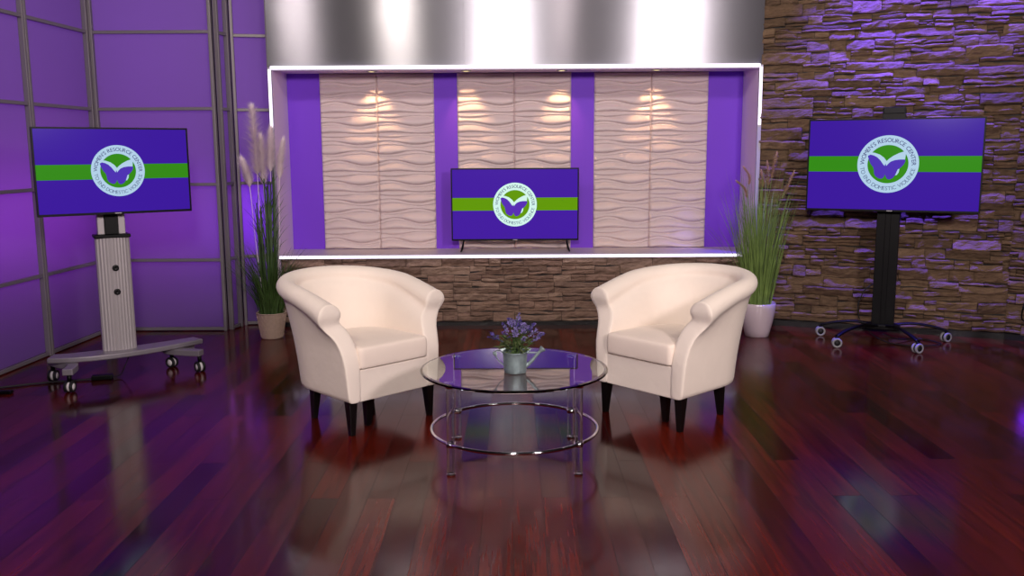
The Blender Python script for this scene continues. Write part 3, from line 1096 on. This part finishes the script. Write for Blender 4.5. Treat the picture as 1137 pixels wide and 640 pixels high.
# ------------------------------------------------------------------ grey cart on the left
def caster(parent, x, y, r, mt_tyre, mt_hub, ang=0.0, top=0.0):
    """twin-wheel caster; contact with the floor at local z=0"""
    T = Matrix.Translation((x, y, r)) @ Matrix.Rotation(ang, 4, 'Z') @ Matrix.Rotation(R(90), 4, 'Y')
    c = obj('caster', lathe(bmesh.new(), [(0, -0.0095), (r * 0.8, -0.0095), (r * 0.85, -0.005), (r * 0.85, 0.005), (r * 0.8, 0.0095), (0, 0.0095)], 24, T), mt_hub, parent, True)
    bm = bmesh.new()
    for s in (-1, 1):
        lathe(bm, [(r * 0.62, s * 0.010), (r * 0.98, s * 0.010), (r, s * 0.013), (r, s * 0.023), (r * 0.95, s * 0.026), (r * 0.62, s * 0.026), (r * 0.62, s * 0.010)], 28, T)
    obj('wheel', bm, mt_tyre, c, True)
    bm = bmesh.new()
    for s in (-1, 1):
        lathe(bm, [(0, s * 0.011), (r * 0.61, s * 0.011), (r * 0.61, s * 0.024), (r * 0.2, s * 0.0275), (0, s * 0.0275)], 24, T)
    obj('hub', bm, mt_hub, c, True)
    bm = bmesh.new()
    lathe(bm, [(0, r), (0.008, r), (0.008, r * 2.0), (0.014, r * 2.0), (0.014, top), (0, top)], 14, Matrix.Translation((x, y, 0)))
    obj('swivel_stem', bm, M['tvblack'], c, True)
    return c


ang = R(31)
ct = thing('screen_cart', 'grey rolling screen cart with a wide fluted column, at the left', 'cart', (-2.65, 5.93, 0), 0)
ca, sa = math.cos(ang), math.sin(ang)
def lc(x, y): return (x + 2.65, y - 5.93)
# fluted extruded column
bm = bmesh.new()
prof = []
W2, D2 = 0.105, 0.045
nfl = 22
for k in range(nfl + 1):
    x = -W2 + 2 * W2 * k / nfl
    y = -D2 * math.sqrt(max(0, 1 - (x / W2) ** 2 * 0.75)) - (0.0022 if k % 2 else 0)
    prof.append((x, y))
for k in range(nfl, -1, -1):
    x = -W2 + 2 * W2 * k / nfl
    prof.append((x, D2 * math.sqrt(max(0, 1 - (x / W2) ** 2 * 0.75))))
CXL, CYL = lc(-2.648, 5.945)
def colpt(x, y, z, a=ang): return (CXL + x * math.cos(a) - y * math.sin(a), CYL + x * math.sin(a) + y * math.cos(a), z)
lo = [bm.verts.new(colpt(x, y, 0.19)) for x, y in prof]
hi = [bm.verts.new(colpt(x, y, 0.945)) for x, y in prof]
n = len(prof)
for k in range(n):
    bm.faces.new([lo[k], lo[(k + 1) % n], hi[(k + 1) % n], hi[k]])
bm.faces.new(lo[::-1]); bm.faces.new(hi)
col_ = obj('column', bm, M['cartgrey'], ct)
for z in (0.585, 0.745):
    T = Matrix.Translation(colpt(0.005, -D2 - 0.001, z)) @ Matrix.Rotation(ang, 4, 'Z') @ Matrix.Rotation(R(90), 4, 'X')
    obj('knob', lathe(bmesh.new(), [(0.021, 0.0), (0.021, 0.004), (0.018, 0.006), (0.006, 0.005), (0, 0.002)], 24, T), M['tvblack'], col_, True)
obj('column_cap', bx(bmesh.new(), -0.112, 0.112, -0.056, 0.056, 0.945, 0.968, Matrix.Translation((CXL, CYL, 0)) @ Matrix.Rotation(ang, 4, 'Z')), M['tvblack'], ct, bevel=0.006)
MT = Matrix.Translation((CXL, CYL, 0)) @ Matrix.Rotation(ang, 4, 'Z')
bm = bmesh.new()
bx(bm, -0.085, -0.042, -0.03, 0.03, 0.968, 1.25, MT)
bx(bm, 0.042, 0.085, -0.03, 0.03, 0.968, 1.25, MT)
obj('mast', bm, M['cartgrey'], ct, bevel=0.004)
bm = bmesh.new()
bx(bm, -0.041, 0.041, -0.035, 0.028, 0.968, 1.4, MT)
obj('cable_cover', bm, M['tvblack'], ct, bevel=0.003)
# bowed base beam
bl, br_ = lc(-3.01, 5.73), lc(-2.24, 6.30)
mid = (CXL, CYL - 0.055)
path = []
for k in range(25):
    u = k / 24
    x = (1 - u) ** 2 * bl[0] + 2 * u * (1 - u) * (2 * mid[0] - (bl[0] + br_[0]) / 2) + u * u * br_[0]
    y = (1 - u) ** 2 * bl[1] + 2 * u * (1 - u) * (2 * mid[1] - (bl[1] + br_[1]) / 2) + u * u * br_[1]
    path.append((x, y))
bm = bmesh.new()
rows = []
for k, (x, y) in enumerate(path):
    a = path[max(k - 1, 0)]; b_ = path[min(k + 1, 24)]
    d = Vector((b_[0] - a[0], b_[1] - a[1])).normalized()
    nn = Vector((-d.y, d.x))
    hw = 0.06 + 0.035 * math.sin(math.pi * k / 24)
    P = Vector((x, y))
    rows.append([bm.verts.new((P.x + nn.x * s * hw, P.y + nn.y * s * hw, z)) for s, z in ((-1, 0.155), (-1, 0.19), (1, 0.19), (1, 0.155))])
for A, B in zip(rows[:-1], rows[1:]):
    for k in range(4):
        bm.faces.new([A[k], A[(k + 1) % 4], B[(k + 1) % 4], B[k]])
bm.faces.new(rows[0][::-1]); bm.faces.new(rows[-1])
obj('base_beam', bm, M['cartbase'], ct, bevel=0.008)


def foot(parent, pts, w, z0, z1):
    bm = bmesh.new()
    P = smooth_path([(p[0], p[1], 0) for p in pts], 6)
    rows = []
    for k, p in enumerate(P):
        d = (P[min(k + 1, len(P) - 1)] - P[max(k - 1, 0)]).normalized()
        nn = Vector((-d.y, d.x, 0))
        rows.append([bm.verts.new(p + nn * s * w + Vector((0, 0, z))) for s, z in ((-1, z0), (-1, z1), (1, z1), (1, z0))])
    for A, B in zip(rows[:-1], rows[1:]):
        for k in range(4):
            bm.faces.new([A[k], A[(k + 1) % 4], B[(k + 1) % 4], B[k]])
    bm.faces.new(rows[0][::-1]); bm.faces.new(rows[-1])
    return obj('foot', bm, M['cartbase'], parent, bevel=0.006)


foot(ct, [lc(-3.055, 5.83), lc(-2.95, 5.75), lc(-2.84, 5.68), lc(-2.80, 5.52)], 0.032, 0.112, 0.154)
foot(ct, [lc(-2.44, 6.24), lc(-2.40, 6.15), lc(-2.30, 6.10), lc(-2.14, 6.06)], 0.032, 0.112, 0.154)
foot(ct, [lc(-2.36, 6.13), lc(-2.33, 6.20), lc(-2.28, 6.28)], 0.03, 0.113, 0.153)
for (x, y, a) in ((-3.05, 5.83, 0.05), (-2.80, 5.54, 0.0), (-2.40, 6.20, 1.2), (-2.155, 6.06, 0.75)):
    q = lc(x, y)
    caster(ct, q[0], q[1], 0.037, M['rubber'], M['wheelwhite'], a, 0.113)

# ------------------------------------------------------------------ black cart on the right
kx, ky = 2.93, 7.0
kt = thing('screen_stand', 'black rolling screen stand with arched legs before the stone wall', 'stand', (kx, ky, 0), 0)
rot = R(-25.5)
MK = Matrix.Rotation(rot, 4, 'Z')
bm = bmesh.new()
bx(bm, -0.082, 0.082, -0.04, 0.04, 0.10, 1.80, MK)
bx(bm, -0.02, 0.02, -0.046, -0.04, 0.12, 1.0, MK)
obj('column', bm, M['tvblack'], kt, bevel=0.006)
obj('column_cap', bx(bmesh.new(), -0.076, 0.076, -0.045, 0.045, 1.76, 1.81, MK), M['tvblack'], kt, bevel=0.004)
obj('mount_plate', bx(bmesh.new(), -0.25, 0.25, -0.088, -0.04, 1.18, 1.55, MK), M['tvblack'], kt, bevel=0.004)
obj('hub_plate', bx(bmesh.new(), -0.13, 0.13, -0.07, 0.06, 0.085, 0.13, MK), M['tvblack'], kt, bevel=0.01)
for (wx, wy, bow) in ((2.50, 7.17, 0), (2.473, 6.72, 0), (2.994, 6.51, 0), (3.39, 6.90, 0)):
    x1, y1 = wx - kx, wy - ky
    pts = [(0.0 + x1 * 0.1, y1 * 0.1, 0.115), (x1 * 0.45, y1 * 0.40, 0.135), (x1 * 0.8, y1 * 0.76, 0.115), (x1, y1, 0.086)]
    bm = bmesh.new()
    tube(bm, smooth_path(pts, 7), 0.02, 8, flat=(0.020, 0.011))
    obj('leg', bm, M['tvblack'], kt, True)
    a = math.atan2(y1, x1)
    caster(kt, x1, y1, 0.037, M['wheelgrey'], M['rubber'], R(-70 if wx > 2.9 else -100), 0.085)

# ------------------------------------------------------------------ cables
bm = bmesh.new()
tube(bm, smooth_path([(-3.36, 5.60, 0.008), (-3.1, 5.74, 0.008), (-2.92, 5.80, 0.008), (-2.80, 5.84, 0.008)], 8), 0.007, 8)
tag(obj('power_cable', bm, M['rubber'], None, True), 'black cable running along the floor beside the grey cart', 'cable')
ad = thing('power_adapter', 'small black power adapter on the floor under the grey cart', 'power adapter', (-2.74, 5.86, 0), R(15))
obj('brick', bx(bmesh.new(), -0.065, 0.065, -0.03, 0.03, 0.001, 0.034), M['tvblack'], ad, bevel=0.006)
bm = bmesh.new()
tube(bm, smooth_path([(0.065, 0, 0.015), (0.11, 0.03, 0.02), (0.13, 0.08, 0.06), (0.17, 0.09, 0.151)], 6), 0.004, 6)
obj('lead', bm, M['rubber'], ad, True)
tag(obj('power_plug', bx(bmesh.new(), -3.29, -3.15, 5.49, 5.53, 0.0005, 0.022), M['tvblack'], None, bevel=0.006), 'black plug strip end on the floor at the left edge', 'power strip')
bm = bmesh.new()
tube(bm, smooth_path([(2.87, 7.06, 0.44), (2.80, 7.07, 0.38), (2.76, 7.08, 0.24), (2.80, 7.05, 0.10), (2.90, 6.86, 0.012), (3.08, 6.72, 0.008), (3.30, 6.78, 0.008), (3.22, 6.98, 0.008), (3.02, 6.92, 0.02), (2.90, 6.92, 0.06)], 7), 0.0045, 6)
tag(obj('power_cable', bm, M['rubber'], None, True), 'thin black cable looping around the foot of the black screen stand', 'cable')

# ------------------------------------------------------------------ plants
def blade(bm, p, az, length, lean, width, curl, n=7, kink=0.0, room=None):
    if room:
        x, z, an = 0.0, 0.0, lean
        for i in range(n):
            x += math.sin(an) * length / n; an += curl / n
        if not room(p[0] + math.cos(az) * x, p[1] + math.sin(az) * x):
            return
    d = Vector((math.cos(az), math.sin(az), 0))
    side = Vector((-math.sin(az), math.cos(az), 0))
    # face the blade broadly in random directions
    side = (side + d * kink).normalized()
    prev = None
    x, z = 0.0, 0.0
    ang_ = lean
    for i in range(n + 1):
        u = i / n
        w = width * (1 - u ** 2.2) * 0.5 + 0.0004
        q = Vector(p) + d * x + Vector((0, 0, z))
        a, b_ = bm.verts.new(q - side * w), bm.verts.new(q + side * w)
        if prev:
            bm.faces.new([prev[0], prev[1], b_, a])
        prev = (a, b_)
        x += math.sin(ang_) * length / n
        z += math.cos(ang_) * length / n
        ang_ += curl / n
    return q


def plume(bm, path, r0, n, rng, hair=0.05, hw=0.0022):
    """fluffy seed head along a path"""
    P = [Vector(p) for p in path]
    for k in range(n):
        u = rng.random()
        f = u * (len(P) - 1)
        i = min(int(f), len(P) - 2)
        c = P[i].lerp(P[i + 1], f - i)
        t = (P[i + 1] - P[i]).normalized()
        a = rng.uniform(0, 6.28)
        off = Vector((math.cos(a), math.sin(a), 0))
        e = (off * r0 * (0.4 + 1.2 * math.sin(math.pi * min(1, u * 0.9 + 0.12)) ** 0.8) + t * hair * rng.uniform(0.5, 1.1))
        s = t.cross(off).normalized() * hw
        v0, v1, v2 = bm.verts.new(c - s), bm.verts.new(c + s), bm.verts.new(c + e * rng.uniform(0.6, 1.1))
        bm.faces.new([v0, v1, v2])


# pampas cane plant, left
rng = random.Random(8)
PX, PY = -1.955, 7.20
t = thing('potted_pampas_grass', 'tall artificial pampas grass with cream plumes in a woven beige pot', 'potted plant', (PX, PY, 0), 0)
bm = bmesh.new()
prof = [(0, 0), (0.082, 0), (0.086, 0.006)]
for k in range(1, 19):
    z = 0.006 + 0.2 * k / 18
    prof.append((0.086 + 0.032 * k / 18 + (0.0016 if k % 2 else -0.001), z))
prof += [(0.122, 0.208), (0.121, 0.214), (0.113, 0.212), (0.11, 0.18), (0, 0.18)]
pot = obj('pot', lathe(bm, prof, 40), M['potweave'], t, True)
# raised diagonal weave
bm = bmesh.new()
for s in (-1, 1):
    for k in range(22):
        a0 = 2 * math.pi * k / 22
        pts = []
        for j in range(9):
            u = j / 8
            z = 0.012 + 0.188 * u
            r_ = 0.0868 + 0.0325 * (z - 0.006) / 0.2 + 0.0006
            a = a0 + s * u * 0.9
            pts.append((r_ * math.cos(a), r_ * math.sin(a), z))
        tube(bm, pts, 0.0018, 4)
obj('weave', bm, M['potweave'], pot)
obj('soil', lathe(bmesh.new(), [(0, 0.19), (0.11, 0.186), (0.11, 0.181), (0, 0.181)], 24), M['soil'], pot)
cn_, gr_, stems_ = bmesh.new(), bmesh.new(), bmesh.new()
for k in range(26):
    a = rng.uniform(0, 6.28); r_ = rng.uniform(0, 0.075)
    x, y = r_ * math.cos(a), r_ * math.sin(a)
    tx_, ty_ = x * 1.25 + rng.uniform(-0.02, 0.02), y * 1.2 + rng.uniform(-0.02, 0.02)
    h = rng.uniform(1.0, 1.32) if k < 18 else rng.uniform(0.6, 1.0)
    tube(cn_, [(x, y, 0.18), ((x + tx_) / 2, (y + ty_) / 2, 0.18 + (h - 0.18) / 2), (tx_, ty_, h)], [0.0085, 0.0075, 0.005], 7)
    for j in range(2):
        blade(gr_, (tx_, ty_, h - 0.05 - 0.2 * j), rng.uniform(0, 6.28), rng.uniform(0.12, 0.25), rng.uniform(0.1, 0.5), 0.007, rng.uniform(0.3, 0.9), kink=rng.uniform(-1, 1))
for k in range(440):
    a = rng.uniform(0, 6.28); r_ = rng.uniform(0.0, 0.09)
    blade(gr_, (r_ * math.cos(a), r_ * math.sin(a), 0.18), a + rng.uniform(-0.6, 0.6), rng.uniform(0.25, 0.66), rng.uniform(0.02, 0.38), rng.uniform(0.005, 0.009), rng.uniform(0.1, 1.0), kink=rng.uniform(-1, 1))
for k in range(70):
    a = rng.uniform(0, 6.28); z0 = rng.uniform(0.4, 1.0)
    blade(gr_, (0.06 * math.cos(a), 0.06 * math.sin(a), z0), a, rng.uniform(0.15, 0.32), rng.uniform(0.1, 0.4), 0.006, rng.uniform(0.2, 0.9), kink=rng.uniform(-1, 1))
obj('canes', cn_, M['stem1'], t, True)
obj('grass_blades', gr_, M['grass1'], t)
for (dx, dy, z0, z1, r0) in ((-0.055, -0.02, 1.32, 1.83, 0.078), (-0.02, 0.02, 1.24, 1.60, 0.052), (0.045, 0.0, 1.34, 1.66, 0.046), (-0.125, 0.0, 1.22, 1.42, 0.045), (0.105, 0.03, 1.28, 1.56, 0.036)):
    top = (dx * 1.35, dy, z1)
    sb = bmesh.new()
    tube(sb, smooth_path([(dx * 0.4, dy * 0.5, 0.2), (dx * 0.8, dy, 0.8), (dx, dy, z0), top], 4), 0.0025, 5)
    so = obj('plume_stem', sb, M['plume'], t)
    pb = bmesh.new()
    plume(pb, smooth_path([(dx, dy, z0), (dx * 1.1, dy, (z0 + z1) / 2), top], 4), r0, 1700, rng, 0.075, 0.0018)
    obj('plume', pb, M['plume'], so)

# white pot with upright grass, right
QX, QY = 1.985, 7.17
t = thing('potted_grass', 'full green ornamental grass in a white glazed pot beside the right armchair', 'potted plant', (QX, QY, 0), 0)
pot = obj('pot', lathe(bmesh.new(), [(0, 0), (0.088, 0), (0.094, 0.004), (0.105, 0.05), (0.122, 0.12), (0.135, 0.19), (0.141, 0.24), (0.141, 0.272), (0.138, 0.277), (0.132, 0.274), (0.13, 0.24), (0, 0.24)], 48), M['potwhite'], t, True)
obj('soil', lathe(bmesh.new(), [(0, 0.252), (0.13, 0.248), (0.13, 0.241), (0, 0.241)], 24), M['soil'], pot)
gb = bmesh.new()
free = lambda x, y: x < 0.30 and y < 0.36 - 0.382 * max(0, x - 0.1)
for k in range(620):
    a = rng.uniform(0, 6.28); r_ = 0.1 * math.sqrt(rng.random())
    ln = rng.uniform(0.35, 0.98) if k < 520 else rng.uniform(0.9, 1.15)
    blade(gb, (r_ * math.cos(a), r_ * math.sin(a), 0.24), a + rng.uniform(-0.5, 0.5), ln, rng.uniform(0.0, 0.20), rng.uniform(0.004, 0.008), rng.uniform(0.0, 0.42), 8, kink=rng.uniform(-1, 1), room=free)
for k in range(40):
    a = rng.uniform(0, 6.28)
    blade(gb, (0.09 * math.cos(a), 0.09 * math.sin(a), 0.24), a, rng.uniform(0.6, 0.95), rng.uniform(0.15, 0.3), 0.0035, rng.uniform(0.3, 0.9), 9, kink=rng.uniform(-1, 1), room=free)
obj('grass_blades', gb, M['grass2'], t)
for (pts) in ([(-0.03, 0, 0.3), (-0.08, 0, 0.9), (-0.11, 0, 1.16), (-0.10, 0, 1.28), (-0.15, 0, 1.36)], [(-0.02, 0, 0.3), (-0.09, 0, 0.8), (-0.115, 0, 1.05), (-0.13, 0, 1.18), (-0.20, 0, 1.25)],
              [(0.0, 0.02, 0.3), (0.03, 0.02, 0.9), (0.05, 0.02, 1.16), (0.055, 0.02, 1.26), (0.04, 0.02, 1.40)], [(0.02, -0.02, 0.3), (0.09, -0.02, 0.9), (0.16, -0.02, 1.12), (0.19, -0.02, 1.2), (0.24, -0.02, 1.32)],
              [(0, -0.02, 0.3), (0.02, -0.02, 0.9), (0.06, -0.02, 1.2), (0.075, -0.02, 1.34), (0.10, -0.02, 1.47)], [(0, 0, 0.3), (-0.01, 0, 0.9), (0.0, 0, 1.15), (0.005, 0, 1.25), (-0.01, 0, 1.33)]):
    sb = bmesh.new()
    P = smooth_path(pts, 5)
    tube(sb, P, 0.002, 5)
    so = obj('plume_stem', sb, M['grass2'], t)
    pb = bmesh.new()
    plume(pb, P[-9:], 0.019, 520, rng, 0.02)
    obj('plume', pb, M['plume2'], so)

# ------------------------------------------------------------------ violet stage lamp just beyond the right edge
t = thing('stage_lamp', 'small violet stage lamp on a short stand beyond the right edge of the view', 'stage lamp', (3.60, 6.12, 0), R(-20))
obj('base_plate', lathe(bmesh.new(), [(0, 0), (0.09, 0), (0.09, 0.008), (0.02, 0.014), (0, 0.014)], 28, Matrix.Translation((0.13, 0.05, 0))), M['tvblack'], t, True)
obj('post', tube(bmesh.new(), smooth_path([(0.13, 0.05, 0.01), (0.13, 0.05, 0.22), (0.08, 0.03, 0.29), (0, 0, 0.30)], 5), 0.011, 10), M['tvblack'], t, True)
TL = Matrix.Translation((0, 0, 0.40)) @ Matrix.Rotation(R(96), 4, 'X')
obj('can', lathe(bmesh.new(), [(0.055, 0.07), (0.058, 0.07), (0.058, -0.06), (0.035, -0.10), (0, -0.10), (0, -0.095), (0.03, -0.095), (0.055, -0.06), (0.055, 0.07)], 28, TL), M['tvblack'], t, True)
obj('lens', lathe(bmesh.new(), [(0, 0.055), (0.03, 0.054), (0.053, 0.05), (0.053, 0.046), (0, 0.046)], 28, TL), M['vglow'], t, True)
bm = bmesh.new()
tube(bm, smooth_path([(-0.065, 0, 0.41), (-0.065, 0, 0.32), (0, 0, 0.30), (0.065, 0, 0.32), (0.065, 0, 0.41)], 5), 0.005, 8)
obj('yoke', bm, M['tvblack'], t, True)
